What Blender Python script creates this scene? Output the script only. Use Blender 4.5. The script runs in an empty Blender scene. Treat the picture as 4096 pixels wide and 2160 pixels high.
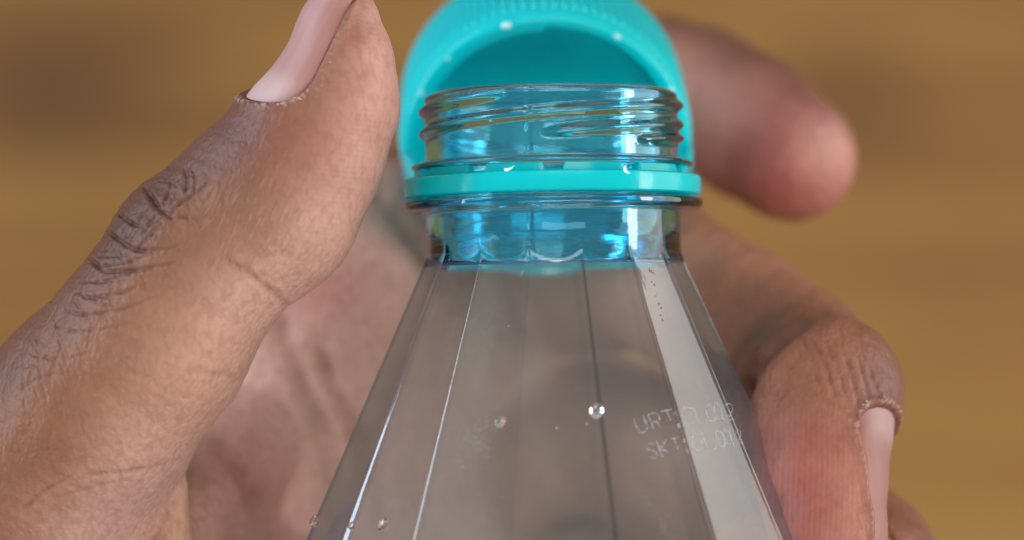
import bpy, bmesh, math, random
import numpy as np
from mathutils import Matrix, Vector
import openvdb

random.seed(7); rng = np.random.default_rng(11)
S = 0.001                       # all shapes are worked out in millimetres
sc = bpy.context.scene
COL = sc.collection

# ------------------------------------------------------------------ camera
D = 330.0                       # lens to bottle axis, mm
PXMM = 4096 / 102.0             # photograph pixels per mm at the bottle axis
cam_d = bpy.data.cameras.new('camera'); cam = bpy.data.objects.new('camera', cam_d)
COL.objects.link(cam); sc.camera = cam
cam.location = (0, 0, D * S)    # looks straight down on the table
cam_d.sensor_width = 36; cam_d.lens = 36 * D / 102.0
cam_d.clip_start = 0.01; cam_d.clip_end = 20
cam_d.dof.use_dof = True; cam_d.dof.focus_distance = (D - 11) * S; cam_d.dof.aperture_fstop = 11.5
cam_d.dof.aperture_blades = 0

# ------------------------------------------------------------------ light
sc.view_settings.view_transform = 'Standard'; sc.view_settings.look = 'None'
sc.view_settings.exposure = -0.14; sc.view_settings.gamma = 1
w = bpy.data.worlds.new('World'); sc.world = w; w.use_nodes = True
w.node_tree.nodes['Background'].inputs[0].default_value = (1.0, 0.985, 0.96, 1)
w.node_tree.nodes['Background'].inputs[1].default_value = 0.40

def window_light(name, az, up, dist, wx, wy, power, col):  # also places the added fill and streak lamps
    d = Vector((math.sin(az), up, math.cos(az))).normalized()
    l = bpy.data.lights.new(name, 'AREA'); l.shape = 'RECTANGLE'
    l.size = wx; l.size_y = wy; l.energy = power; l.color = col
    o = bpy.data.objects.new(name, l); COL.objects.link(o)
    o.location = d * dist
    z = d; x = Vector((0, 1, 0)).cross(z).normalized(); y = z.cross(x)
    o.matrix_world = Matrix.Translation(d * dist) @ Matrix((x, y, z)).transposed().to_4x4()
    return o
window_light('window_light', math.radians(92), 0.24, 1.10, 0.90, 1.0, 8.4, (1.0, 0.98, 0.95))
window_light('far_window_light', math.radians(-78), 0.42, 0.80, 0.24, 1.0, 8.5, (0.66, 0.83, 1.0))
window_light('added_fill_light', math.radians(14), -0.40, 0.95, 0.80, 0.34, 5.5, (1.0, 0.98, 0.95))  # added soft fill into the cap mouth, no known fixture
window_light('added_cap_fill_light', math.radians(10), 0.40, 0.95, 0.70, 0.24, 2.8, (1.0, 0.98, 0.95))  # second added fill, brightens the cap behind the neck
window_light('added_streak_light', math.radians(75), 0.02, 0.90, 0.17, 0.34, 2.2, (1.0, 0.97, 0.90))  # added strip lamp for the white window streak on the band
window_light('far_added_streak_light', math.radians(-74), 0.02, 0.80, 0.05, 0.34, 0.7, (1.0, 0.94, 0.82))  # added strip lamp for the narrow streak on the left

cy = sc.cycles
cy.max_bounces = 20; cy.transmission_bounces = 16; cy.transparent_max_bounces = 24
cy.glossy_bounces = 6; cy.diffuse_bounces = 4; cy.sample_clamp_indirect = 25.0
cy.caustics_refractive = True; cy.caustics_reflective = True; cy.blur_glossy = 0.6
cy.use_denoising = True
try: cy.denoiser = 'OPENIMAGEDENOISE'
except Exception: pass

# ------------------------------------------------------------------ helpers
def lin(r, g, b):
    f = lambda c: c / 12.92 if c <= 0.04045 else ((c + 0.055) / 1.055) ** 2.4
    return (f(r / 255), f(g / 255), f(b / 255), 1)
def at(px, py, z=0.0):          # a point of the place, mm: where a sight line meets the height z
    k = (D - z) / D / PXMM
    return np.array([(px - 2048) * k, (1080 - py) * k, z])

class G:
    """small node-graph helper"""
    def __init__(s, name):
        s.m = bpy.data.materials.new(name); s.m.use_nodes = True
        s.t = s.m.node_tree; s.t.nodes.clear()
        s.out = s.t.nodes.new('ShaderNodeOutputMaterial')
    def n(s, typ, ins=None, **kw):
        o = s.t.nodes.new('ShaderNode' + typ)
        for k, v in kw.items(): setattr(o, k, v)
        for k, v in (ins or {}).items():
            i = o.inputs[k]
            if hasattr(v, 'is_linked') or hasattr(v, 'links'): s.t.links.new(v, i)
            else: i.default_value = v
        return o
    def math(s, op, a, b=0.0, c=0.0, clamp=False):
        return s.n('Math', {0: a, 1: b, 2: c}, operation=op, use_clamp=clamp).outputs[0]
    def mix(s, f, a, b, bt='MIX'):
        o = s.n('Mix', data_type='RGBA', blend_type=bt)
        for k, v in ((0, f), (6, a), (7, b)):
            if hasattr(v, 'links'): s.t.links.new(v, o.inputs[k])
            else: o.inputs[k].default_value = v
        return o.outputs[2]
    def ramp(s, f, stops):
        o = s.n('ValToRGB', {0: f}); e = o.color_ramp.elements
        while len(e) < len(stops): e.new(0.5)
        for el, (p, c) in zip(e, stops):
            el.position = p; el.color = c if len(c) == 4 else (*c, 1)
        return o.outputs[0]
    def range(s, v, a, b, c=0.0, d=1.0):
        return s.n('MapRange', {0: v, 1: a, 2: b, 3: c, 4: d}, interpolation_type='SMOOTHSTEP').outputs[0]
    def coord(s, scale=(1, 1, 1), rot=(0, 0, 0)):
        tc = s.n('TexCoord').outputs['Object']
        r = s.n('VectorRotate', {0: tc, 'Rotation': rot}, rotation_type='EULER_XYZ').outputs[0]
        return s.n('VectorMath', {0: r, 1: tuple(1000 * c for c in scale)}, operation='MULTIPLY').outputs[0]  # in mm
    def noise(s, v, scale, detail=3, rough=0.5, dist=0.0):
        return s.n('TexNoise', {'Vector': v, 'Scale': scale, 'Detail': detail, 'Roughness': rough, 'Distortion': dist}).outputs[0]
    def surf(s, o): s.t.links.new(o, s.out.inputs['Surface']); return s.m

def link_obj(name, me, mat=None, parent=None):
    o = bpy.data.objects.new(name, me); COL.objects.link(o)
    if mat: me.materials.append(mat)
    if parent: o.parent = parent
    return o
def mesh(name, V, F, smooth=True):
    me = bpy.data.meshes.new(name)
    me.from_pydata([tuple(v) for v in (np.asarray(V, float) * S)], [], [tuple(int(i) for i in f) for f in F])
    me.update()
    if smooth: me.polygons.foreach_set('use_smooth', np.ones(len(me.polygons), bool))
    return me
def lathe_grid(R, Y, n, skip=None):
    """closed loop profile functions: R[k](theta), Y[k] constant or function; rings k wrap round (solid of revolution)"""
    th = np.linspace(0, 2 * np.pi, n, endpoint=False); V = []; m = len(R)
    for k in range(m):
        r = R[k](th) if callable(R[k]) else np.full(n, R[k]); y = Y[k](th) if callable(Y[k]) else np.full(n, Y[k])
        V.append(np.stack([r * np.sin(th), y, r * np.cos(th)], 1))
    V = np.concatenate(V); F = []
    for k in range(m):
        k2 = (k + 1) % m
        for i in range(n):
            j = (i + 1) % n
            F.append((k * n + i, k * n + j, k2 * n + j, k2 * n + i))
    return V, F
def thing(o, label, cat, group=None):
    o['label'] = label; o['category'] = cat
    if group: o['group'] = group
    return o
def empty(name, loc=(0, 0, 0)):
    o = bpy.data.objects.new(name, None); COL.objects.link(o); o.location = loc; o.empty_display_size = 0.01
    return o

# ------------------------------------------------------------------ table
g = G('oiled_wood')
c = g.coord((1, 1, 1))
wave = g.noise(g.coord((0.006, 0.11, 0.05)), 1.0, 5, 0.6, 0.6)
broad = g.noise(g.coord((0.004, 0.008, 0.01)), 1.0, 3, 0.5, 0.3)
base = g.ramp(g.math('ADD', g.math('MULTIPLY', wave, 0.45), g.math('MULTIPLY', broad, 0.55)),
              [(0.34, lin(112, 75, 38)), (0.5, lin(134, 95, 47)), (0.66, lin(146, 109, 56))])
knot = None
for (kx, ky, rx, ry, s_) in ((-92, 36, 36, 19, 0.85), (66, 35, 20, 15, 0.5), (-205, -60, 40, 20, .8), (190, -130, 30, 16, .7)):
    v = g.n('VectorMath', {0: c, 1: (kx, ky, 0)}, operation='SUBTRACT').outputs[0]
    v = g.n('VectorMath', {0: v, 1: (1 / rx, 1 / ry, 0)}, operation='MULTIPLY').outputs[0]
    ln = g.n('VectorMath', {0: v}, operation='LENGTH').outputs['Value']
    m_ = g.math('MULTIPLY', g.range(g.math('ADD', ln, g.math('MULTIPLY', wave, 0.5)), 0.25, 1.75, 1, 0), s_)
    knot = m_ if knot is None else g.math('MAXIMUM', knot, m_)
base = g.mix(knot, base, lin(84, 54, 32))
bs = g.n('BsdfPrincipled', {'Base Color': base, 'Roughness': 0.6, 'Specular IOR Level': 0.2,
     'Normal': g.n('Bump', {'Height': wave, 'Strength': 0.25, 'Distance': 0.0005}).outputs[0]})
wood = g.surf(bs.outputs[0])
TZ = -330.0
bm = bmesh.new(); bmesh.ops.create_cube(bm, size=1)
for v in bm.verts: v.co = Vector((v.co.x * 1.5, v.co.y * 0.9, v.co.z * 0.03))
bmesh.ops.bevel(bm, geom=list(bm.edges), offset=0.004, segments=3, affect='EDGES')
me = bpy.data.meshes.new('wooden_table'); bm.to_mesh(me); bm.free()
tb = link_obj('wooden_table', me, wood); tb.location = (0, 0, TZ * S - 0.015)
thing(tb, 'ochre brown wooden table top with dark knots, blurred behind the hand', 'table')

# ------------------------------------------------------------------ materials of the bottle
g = G('teal_plastic')
nz = g.noise(g.coord(), 0.35, 3)
tcol = g.mix(nz, lin(0, 210, 217), lin(0, 220, 227))
bs = g.n('BsdfPrincipled', {'Base Color': tcol, 'Roughness': 0.16, 'IOR': 1.5, 'Specular IOR Level': 0.38, 'Subsurface Weight': 0.7,
     'Subsurface Radius': (0.15, 1.0, 1.0), 'Subsurface Scale': 0.004,
     'Normal': g.n('Bump', {'Height': g.noise(g.coord(), 1.5, 3), 'Strength': 0.08, 'Distance': 0.0003}).outputs[0]})
tl = g.n('BsdfTranslucent', {'Color': tcol})
teal = g.surf(g.n('MixShader', {0: 0.32, 1: bs.outputs[0], 2: tl.outputs[0]}).outputs[0])
g = G('teal_glint_plastic')
teal_glint = g.surf(g.n('BsdfPrincipled', {'Base Color': lin(190, 240, 238), 'Roughness': 0.25}).outputs[0])  # pale colour stands for light glinting on the teal stubs
g = G('white_plastic_shaving')
sliver_m = g.surf(g.n('BsdfPrincipled', {'Base Color': lin(225, 238, 238), 'Roughness': 0.35}).outputs[0])

g = G('thick_blue_plastic')
gl = g.n('BsdfPrincipled', {'Base Color': (0.97, 0.99, 1, 1), 'Roughness': 0.02, 'IOR': 1.52, 'Transmission Weight': 1.0,
     'Normal': g.n('Bump', {'Height': g.noise(g.coord((1, 3, 1)), 0.5, 2), 'Strength': 0.025, 'Distance': 0.0004}).outputs[0]})
va = g.n('VolumeAbsorption', {'Color': (0.03, 0.82, 0.95, 1), 'Density': 440.0})
g.t.links.new(va.outputs[0], g.out.inputs['Volume'])
neck_m = g.surf(gl.outputs[0])

g = G('thin_clear_plastic')
lw = g.n('LayerWeight', {'Blend': 0.5}).outputs['Facing']
tint = g.ramp(lw, [(0.0, (0.90, 0.957, 0.94)), (0.5, (0.81, 0.87, 0.90)), (0.8, (0.46, 0.54, 0.74)), (1.0, (0.25, 0.34, 0.52))])
tint = g.mix(g.n('Attribute', attribute_name='wall').outputs['Fac'], tint, (0.34, 0.31, 0.33, 1))
tr = g.n('BsdfTransparent', {'Color': tint})
bump = g.n('Bump', {'Height': g.math('ADD', g.noise(g.coord((0.25, 0.06, 0.25)), 1.0, 3, 0.5, 0.4),
                                     g.math('MULTIPLY', g.noise(g.coord((1, 0.6, 1)), 2.2, 2), 0.03)), 'Strength': 0.08, 'Distance': 0.0006}).outputs[0]
gs = g.n('BsdfGlossy', {'Color': (0.96, 0.98, 1, 1), 'Roughness': 0.045, 'Normal': bump})
fc = g.n('LayerWeight', {'Blend': 0.5, 'Normal': bump}).outputs['Facing']
fr = g.math('ADD', g.math('MULTIPLY', g.math('POWER', fc, 4.0), 0.55), 0.075, clamp=True)      # a film has two faces
sh = g.n('MixShader', {0: fr, 1: tr.outputs[0], 2: gs.outputs[0]}).outputs[0]
# condensation and scuffs: tiny milky specks in patches
fog = g.n('BsdfDiffuse', {'Color': (0.66, 0.80, 0.80, 1)})
patch = g.range(g.noise(g.coord((1, 0.45, 1)), 0.10, 3, 0.6), 0.50, 0.72)
speck = g.range(g.noise(g.coord(), 3.4, 2, 0.7), 0.54, 0.66)
haze = g.math('ADD', g.math('MULTIPLY', g.math('MULTIPLY', patch, speck), 0.14), 0.03)
neck_m2 = g.n('MixShader', {0: haze, 1: sh, 2: fog.outputs[0]}).outputs[0]
shell_m = g.surf(neck_m2)

g = G('etched_print')
et = g.n('BsdfDiffuse', {'Color': lin(222, 234, 244)})
tr = g.n('BsdfTransparent')
m_ = g.range(g.noise(g.coord(), 4.0, 2), 0.38, 0.62, 0.02, 0.2)
print_m = g.surf(g.n('MixShader', {0: m_, 1: tr.outputs[0], 2: et.outputs[0]}).outputs[0])
g = G('water')
water_m = g.surf(g.n('BsdfPrincipled', {'Base Color': (1, 1, 1, 1), 'Roughness': 0.0, 'IOR': 1.33, 'Transmission Weight': 1.0}).outputs[0])

# ------------------------------------------------------------------ bottle
BX = (2214 - 2048) / PXMM
bottle = empty('water_bottle', (BX * S, 0, 0))
bottle.rotation_euler = (math.radians(-1.6), 0, math.radians(0.9))
thing(bottle, 'clear fluted plastic water bottle with blue neck and open teal cap, held in the hand', 'bottle')
BM = Matrix.LocRotScale(bottle.location / S, bottle.rotation_euler, None)
BMI = BM.inverted()
NF, PH = 16, math.radians(-33.3)
def cone_r(y):
    y = np.asarray(y, float)
    r = 12.75 + 0.452 * (1.2 - y)
    r = np.where(y < -34, 28.66 + 3.2 * (1 - np.exp(-(-34 - y) * 0.452 / 3.2)), r)
    return np.where(y < -128, 31.8 - 0.08 * (-128 - y) ** 2, r)
def flute_r(th, y):
    a = (th - PH) / (2 * np.pi / NF); a = np.abs(a - np.round(a)) * 2       # 0 on a ridge, 1 mid facet
    fade = np.clip((np.asarray(y) + 120) / 60, 0, 1)
    a_s = np.sqrt(a * a + 0.055 ** 2) - 0.055
    dip = 0.0192 * (1 - (1 - a_s) ** 2) + (0.006 + 0.014 * np.exp(np.clip((np.asarray(y) - 1.2) / 2.6, -9, 0.6))) * a_s * (2 - a_s)
    kk = np.mod(np.round((th - PH) / (2 * np.pi / NF)), NF).astype(int)              # which ridge: 0 is the lit one left of centre
    hh, sg = RIDGE_H[kk], RIDGE_S[kk]
    return cone_r(y) * (1 - dip * fade) + hh * fade * np.exp(-(a / sg) ** 2)
RIDGE_H = np.array([.055, .012, .03, .19, .20, .10, .08, .1, .1, .1, .1, .1, .1, .1, .08, .14])
RIDGE_S = np.array([.15, .05, .05, .07, .08, .06, .06, .06, .06, .06, .06, .06, .06, .06, .06, .08])
NECK = 12.72
def outer_r(th, y):
    f = flute_r(th, y); d = f - NECK; k = 0.25
    return np.where(np.asarray(y) > 3.2, NECK, NECK + 0.5 * (d + np.sqrt(d * d + k * k)))
# thread ridges: (start deg, end deg, height at -90 deg, rise per degree)
px2y = lambda p: (1080 - p) / PXMM
RISE = (104 / PXMM) / 180
THREADS = [(-150, -20, px2y(447)), (-215, 150, px2y(534)), (-6, 190, px2y(507) - RISE * 180), (40, 160, px2y(447) - 5.4), (200, 330, px2y(520))]
def thread_h(th, y):
    h = np.zeros(np.broadcast(th, y).shape)
    for s0, s1, y0 in THREADS:
        for k in (-2 * np.pi, 0, 2 * np.pi):
            t = np.degrees(th + k)
            c = y0 + RISE * (t + 90)
            ends = np.clip((t - s0) / 16, 0, 1) * np.clip((s1 - t) / 16, 0, 1)
            p = np.exp(-np.abs((y - c) / 0.60) ** 2.1) * 0.80 * np.sqrt(ends)
            h = np.maximum(h, p)
    return h
def neck_profile(th, y):
    r = np.where(y > 5.6, 12.45 + 0 * th, outer_r(th, y))
    r = r + thread_h(th, y) * (y > 11.0)
    r = np.maximum(r, 12.45 + 1.55 * np.clip(1 - ((y - 10.35) / 0.48) ** 2, 0, 1) ** 0.5 * (np.abs(y - 10.35) < 0.48))     # bead
    sr = np.clip(1 - np.abs((y - 6.40) / 0.68) ** 4, 0, 1) ** 0.5 * (np.abs(y - 6.40) < 0.68)
    r = np.maximum(r, 12.6 + 2.35 * sr)                                                                                # support ring
    r = r + 0.16 * np.exp(-((th + math.radians(10.6)) / 0.02) ** 2) * ((y < 6.2) | (y > 11))      # mould seam
    r = r - 0.7 * np.clip((y - 17.1) / 0.55, 0, 1) ** 2
    return r
def build_neck():
    n = 432; th = np.linspace(-np.pi, np.pi, n, endpoint=False)
    ys = np.unique(np.concatenate([np.linspace(0.35, 5.6, 44), np.linspace(5.66, 7.12, 32), np.linspace(7.2, 9.8, 8),
                                   np.linspace(9.82, 10.9, 24), np.linspace(11.0, 17.65, 74)]))
    TH, Y = np.meshgrid(th, ys)
    R = neck_profile(TH, Y)
    inner_y = np.concatenate([[17.7, 17.4], np.linspace(16.8, 4.4, 17), [3.4, 2.4, 1.5, 0.9, 0.35]])
    inner_r = np.concatenate([[11.75, 11.5], np.full(17, 11.42), [11.5, 11.75, 12.1, 12.35, 12.58]])
    ri = np.repeat(inner_r[:, None], n, 1); yi = np.repeat(inner_y[:, None], n, 1)
    Ra = np.concatenate([R, ri]); Ya = np.concatenate([Y, yi]); T = np.repeat(th[None], len(Ra), 0)
    V = np.stack([Ra * np.sin(T), Ya, Ra * np.cos(T)], -1).reshape(-1, 3)
    m = len(Ra); k = np.arange(m)[:, None]; i = np.arange(n)[None]; k2 = (k + 1) % m; j = (i + 1) % n
    F = np.stack([k * n + i, k * n + j, k2 * n + j, k2 * n + i], -1).reshape(-1, 4)
    return mesh('neck', V, F)
neck = link_obj('neck', build_neck(), neck_m, bottle)
neck['label'] = 'thick translucent blue screw neck with raised threads and support ring'
def build_shell():
    q = np.linspace(-1, 1, 32, endpoint=False); q = 0.5 * np.sign(q) * np.abs(q) ** 1.8
    th = (np.arange(16)[:, None] + q[None]).ravel() * (2 * np.pi / 16) + PH - np.pi; n = len(th)
    ys = np.concatenate([np.linspace(0.60, -60, 150), np.linspace(-62, -128, 24), np.linspace(-129, -142, 14)])
    TH, Y = np.meshgrid(th, ys); R = outer_r(TH, Y)
    V = np.stack([R * np.sin(TH), Y, R * np.cos(TH)], -1).reshape(-1, 3)
    m = len(ys); k = np.arange(m - 1)[:, None]; i = np.arange(n)[None]; j = (i + 1) % n
    F = np.stack([k * n + i, (k + 1) * n + i, (k + 1) * n + j, k * n + j], -1).reshape(-1, 4)
    F = [tuple(f) for f in F] + [tuple((m - 1) * n + np.arange(n)[::-1])]
    me = mesh('fluted_body', V, F)
    aa = (TH - PH) / (2 * np.pi / NF); kk = np.mod(np.round(aa), NF).astype(int); aa = np.abs(aa - np.round(aa)) * 2
    wt_ = np.array([.0, .15, 1.0, .6, .2, .4, .2, .2, .2, .2, .2, .2, .2, .2, .2, .2])
    at_ = me.attributes.new('wall', 'FLOAT', 'POINT')                 # thicker moulded edges; their dark refraction lines are painted into the tint
    at_.data.foreach_set('value', (np.exp(-(aa / 0.05) ** 2) * wt_[kk]).astype(np.float32).ravel())
    return me
shell = link_obj('fluted_body', build_shell(), shell_m, bottle)

def build_band():
    n = 396; th = np.linspace(0, 2 * np.pi, n, endpoint=False)
    a = (np.degrees(th)) / (360 / 11); a = np.abs(a - np.round(a)) * (360 / 11)
    notch = a < 4.2
    top = np.where(notch, 9.35, 10.05)
    prof = [(14.6, 7.22), (14.8, 7.35), (14.86, 8.2), (14.8, 9.0), (14.64, 9.14), (13.95, 9.2), (13.8, 9.25)]
    R = [p[0] for p in prof] + [13.72, 13.55, 12.95, 12.8, 12.8, 13.3]
    Y = [p[1] for p in prof] + [lambda t: top - 0.12, lambda t: top, lambda t: top, lambda t: top - 0.1, 8.4, 7.22]
    V, F = lathe_grid(R, Y, n)
    return mesh('tamper_band', V, F)
band = link_obj('tamper_band', build_band(), teal, bottle)
band.data.set_sharp_from_angle(angle=math.radians(40))

# cap, swung right back behind the neck, open mouth to the front
cap = empty('screw_cap'); cap.parent = bottle
tilt = math.asin(0.47)
cap_c = Vector(at(2185, 594, -17.2)); cap_c = BMI @ cap_c
ez = Vector((0.02, -math.sin(tilt), math.cos(tilt))).normalized()       # mouth direction
ex = Vector((1, 0, 0)); ey = ez.cross(ex).normalized(); ex = ey.cross(ez)
CM = Matrix.Translation(cap_c * S) @ Matrix((ex, ey, ez)).transposed().to_4x4()
cap.matrix_local = CM
def build_cap():
    n = 720; th = np.linspace(0, 2 * np.pi, n, endpoint=False)
    rib = 0.5 * (np.abs(((th * 90 / (2 * np.pi)) % 1) - 0.5) * 2) ** 0.7
    rows = [(14.15, 0.0, 0), (14.6, 0.0, 0), (14.92, -0.18, 0), (15.0, -0.6, 0), (15.0, -2.0, 0), (15.0, -2.3, 1), (14.95, -5, 1), (14.9, -9, 1), (14.85, -11.4, 1), (14.7, -13.8, 1),
            (14.1, -14.6, .3), (13.0, -14.9, 0), (8, -15.0, 0), (0.02, -15.0, 0),
            (0.02, -7.0, 0), (8, -7.0, 0), (11.6, -7.0, 0), (11.75, -6.3, 0), (12.1, -6.3, 0), (12.3, -6.9, 0), (13.1, -6.8, 0), (13.45, -6.5, 0)]
    V = []; r_in = 13.55
    R = [np.full(n, r) + k * rib for r, z, k in rows]; Z = [np.full(n, float(z)) for r, z, k in rows]
    zz = np.linspace(-6.2, -0.35, 32)
    for z in zz:
        h = np.zeros(n)
        for y0 in (-5.6, -4.0):
            cc = y0 + 5.4 * (th / (2 * np.pi)); h = np.maximum(h, np.exp(-((z - cc) / 0.4) ** 2))
        R.append(r_in - 0.55 * h); Z.append(np.full(n, z))
    V = np.stack([np.concatenate([r * np.sin(th) for r in R]), np.concatenate([r * np.cos(th) for r in R]), np.concatenate(Z)], -1)
    m = len(R); k = np.arange(m)[:, None]; i = np.arange(n)[None]; k2 = (k + 1) % m; j = (i + 1) % n
    F = np.stack([k * n + i, k * n + j, k2 * n + j, k2 * n + i], -1).reshape(-1, 4)
    return mesh('cap_shell', V, F)
cshell = link_obj('cap_shell', build_cap(), teal, cap); cshell.data.set_sharp_from_angle(angle=math.radians(50))
# torn bridge stubs round the rim
bm = bmesh.new(); bmesh.ops.create_icosphere(bm, subdivisions=3, radius=0.5 * S)
for v in bm.verts: v.co = Vector((v.co.x * 1.1, v.co.y * 0.8, v.co.z * 0.9 + 0.08 * S * math.sin(v.co.x * 9000)))
stub_me = bpy.data.meshes.new('bridge_stub'); bm.to_mesh(stub_me); bm.free()
stub_me.materials.append(teal_glint); stub_me.polygons.foreach_set('use_smooth', np.ones(len(stub_me.polygons), bool))
for deg, k_ in ((-16, 1.0), (31, .75), (-63, .6), (64, .65), (-44, .45)):
    o = bpy.data.objects.new('bridge_stub', stub_me); COL.objects.link(o); o.parent = cap
    a = math.radians(deg); o.location = (14.5 * S * math.sin(a), 14.5 * S * math.cos(a), -0.05 * S); o.rotation_euler = (0.3 * k_, 0.4 * deg / 50, -a); o.scale = (k_, k_ * .9, k_ * .8)
# tether straps from band to cap rim
def strap(sgn):
    V = []; F = []; N = 24
    a0 = math.radians(112) * sgn
    p0 = Vector((14.25 * math.sin(a0), 8.9, 14.25 * math.cos(a0)))
    ac = math.radians(96) * sgn
    p3 = (CM @ Vector((14.6 * S * math.sin(ac), 14.6 * S * math.cos(ac), -0.6 * S))) / S
    p1 = p0 + Vector((1.2 * sgn, 2.2, -2.6)); p2 = p3 + Vector((1.0 * sgn, 1.2, 2.0))
    for k in range(N):
        t = k / (N - 1); p = p0 * (1 - t) ** 3 + p1 * 3 * t * (1 - t) ** 2 + p2 * 3 * t * t * (1 - t) + p3 * t ** 3
        out = Vector((p.x, 0, p.z)).normalized(); up = Vector((0, 1, 0))
        for dy, dr in ((-0.85, -0.4), (0.85, -0.4), (0.85, 0.4), (-0.85, 0.4)): V.append(p + up * dy + out * dr)
    for k in range(N - 1):
        for i in range(4):
            j = (i + 1) % 4; F.append((4 * k + i, 4 * k + j, 4 * k + 4 + j, 4 * k + 4 + i))
    F += [(3, 2, 1, 0), (4 * N - 4, 4 * N - 3, 4 * N - 2, 4 * N - 1)]
    o = link_obj('tether_strap', mesh('tether_strap', V, F, False), teal, bottle)
    md = o.modifiers.new('soft', 'BEVEL'); md.width = 0.15 * S; md.segments = 2
for sgn in (-1, 1): strap(sgn)
# curled shavings caught on the band
def sliver(px, py, turn, size):
    p = BMI @ Vector(at(px, py, 13.6)); V = []; F = []; N = 14
    for k in range(N):
        t = k / (N - 1); a = turn + 2.4 * (t - 0.5); wdt = 0.16 * size * math.sin(math.pi * min(1, 0.12 + t * 0.88)) + 0.02
        q = p + Vector((0.9 * size * (t - 0.5) * math.cos(turn) - 0.25 * size * math.sin(4 * t), 0.9 * size * (t - 0.5) * math.sin(turn) + 0.15 * size * math.cos(5 * t), 0.5 + 0.35 * math.sin(3 * t)))
        nrm = Vector((-math.sin(a), math.cos(a), 0))
        for s_, z_ in ((-1, 0), (1, 0), (1, .09), (-1, .09)): V.append(q + nrm * wdt * s_ + Vector((0, 0, z_)))
    for k in range(N - 1):
        for i in range(4):
            j = (i + 1) % 4; F.append((4 * k + i, 4 * k + j, 4 * k + 4 + j, 4 * k + 4 + i))
    F += [(3, 2, 1, 0), (4 * N - 4, 4 * N - 3, 4 * N - 2, 4 * N - 1)]
    link_obj('plastic_sliver', mesh('plastic_sliver', V, F), sliver_m, bottle)
sliver(2034, 676, 0.6, 1.0); sliver(2508, 682, -1.2, 0.75)

def on_bottle(px, py, lift=0.0):
    """point on the front of the shell under a sight line, in bottle space, mm"""
    z = 15.0
    for _ in range(12):
        p = BMI @ Vector(at(px, py, z)); th = math.atan2(p.x, max(p.z, 0.2))
        r = float(outer_r(np.array(th), np.array(p.y)))
        z = z + 0.8 * (math.sqrt(max(r * r - p.x * p.x, 0.3)) - p.z)
    th = math.atan2(p.x, p.z); r = float(outer_r(np.array(th), np.array(p.y))) + lift
    return Vector((r * math.sin(th), p.y, r * math.cos(th)))
def bottle_normal(p):
    th = math.atan2(p.x, p.z); e = 1e-3
    r = lambda t, y: float(outer_r(np.array(t), np.array(y)))
    P = lambda t, y: Vector((r(t, y) * math.sin(t), y, r(t, y) * math.cos(t)))
    return (P(th + e, p.y) - P(th - e, p.y)).cross(P(th, p.y + .01) - P(th, p.y - .01)).normalized() * -1

# date code etched on the right-hand facets (strokes in zoomed photo units)
def zx(X, Y): return (2450 + X * 0.2945, 1500 + Y * 0.2945)
def oval(cx, cy, rx, ry, lean, a0=0, a1=360):
    return [(cx + rx * math.cos(math.radians(a)) + lean * ry * math.sin(math.radians(a)), cy + ry * math.sin(math.radians(a)) - 0.15 * rx * math.cos(math.radians(a))) for a in range(a0, a1 + 1, 18)]
strokes = [[(285, 585), (320, 690), (355, 765), (400, 790), (450, 765), (475, 715), (450, 640), (412, 555)],
           [(560, 745), (520, 640), (480, 545)], [(480, 545), (540, 515), (600, 525), (640, 575), (625, 620), (530, 640)], [(590, 630), (660, 715)],
           [(650, 500), (800, 468)], [(730, 485), (790, 620)],
           oval(850, 530, 12, 20, .25), oval(898, 690, 14, 22, .25),
           oval(1015, 560, 62, 125, .28), [(1085, 430), (1120, 520), (1168, 665)], [(1085, 430), (1060, 460)],
           oval(1258, 640, 14, 16, .2), oval(1325, 520, 55, 118, .25), oval(1430, 500, 45, 112, .25), oval(1500, 600, 10, 14, .2),
           [(1525, 420), (1570, 385), (1620, 410), (1630, 470), (1590, 560), (1580, 610), (1660, 600)],
           [(560, 935), (500, 930), (445, 965), (470, 1010), (560, 1030), (610, 1080), (580, 1130), (510, 1120)],
           [(590, 890), (680, 1110)], [(730, 880), (640, 1010), (760, 1040)],
           [(785, 870), (890, 848)], [(835, 860), (890, 1010)],
           oval(978, 890, 13, 22, .25), oval(1022, 1035, 14, 22, .25),
           oval(1140, 915, 62, 118, .28), [(1205, 780), (1240, 870), (1285, 1005)], [(1205, 780), (1180, 810)],
           oval(1390, 985, 14, 16, .2), oval(1460, 870, 55, 112, .25), oval(1560, 840, 42, 106, .25), oval(1625, 930, 10, 13, .2),
           [(1660, 770), (1700, 740), (1740, 770), (1735, 830), (1700, 900), (1760, 930)]]
V = []; F = []
for st in strokes:
    pts = []
    for (a, b) in zip(st[:-1], st[1:]):
        m_ = max(2, int(math.hypot(b[0] - a[0], b[1] - a[1]) / 14))
        pts += [(a[0] + (b[0] - a[0]) * k / m_, a[1] + (b[1] - a[1]) * k / m_) for k in range(m_)]
    pts.append(st[-1])
    P = [on_bottle(*zx(x + random.uniform(-3, 3), y + random.uniform(-3, 3)), lift=0.03) for x, y in pts]
    b0 = len(V)
    for k, p in enumerate(P):
        d = (P[min(k + 1, len(P) - 1)] - P[max(k - 1, 0)]).normalized(); nr = bottle_normal(p)
        if nr.dot(Vector((p.x, 0, p.z))) < 0: nr = -nr
        s_ = d.cross(nr).normalized() * random.uniform(0.055, 0.10)
        V += [p - s_, p + s_, p + nr * 0.02 + s_ * .6, p + nr * 0.02 - s_ * .6]
    for k in range(len(P) - 1):
        for i in range(4):
            j = (i + 1) % 4; F.append((b0 + 4 * k + i, b0 + 4 * k + j, b0 + 4 * k + 4 + j, b0 + 4 * k + 4 + i))
pr = link_obj('date_print', mesh('date_print', V, F), print_m, bottle)
pr['label'] = 'pale etched date code on the right-hand facets'

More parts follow.
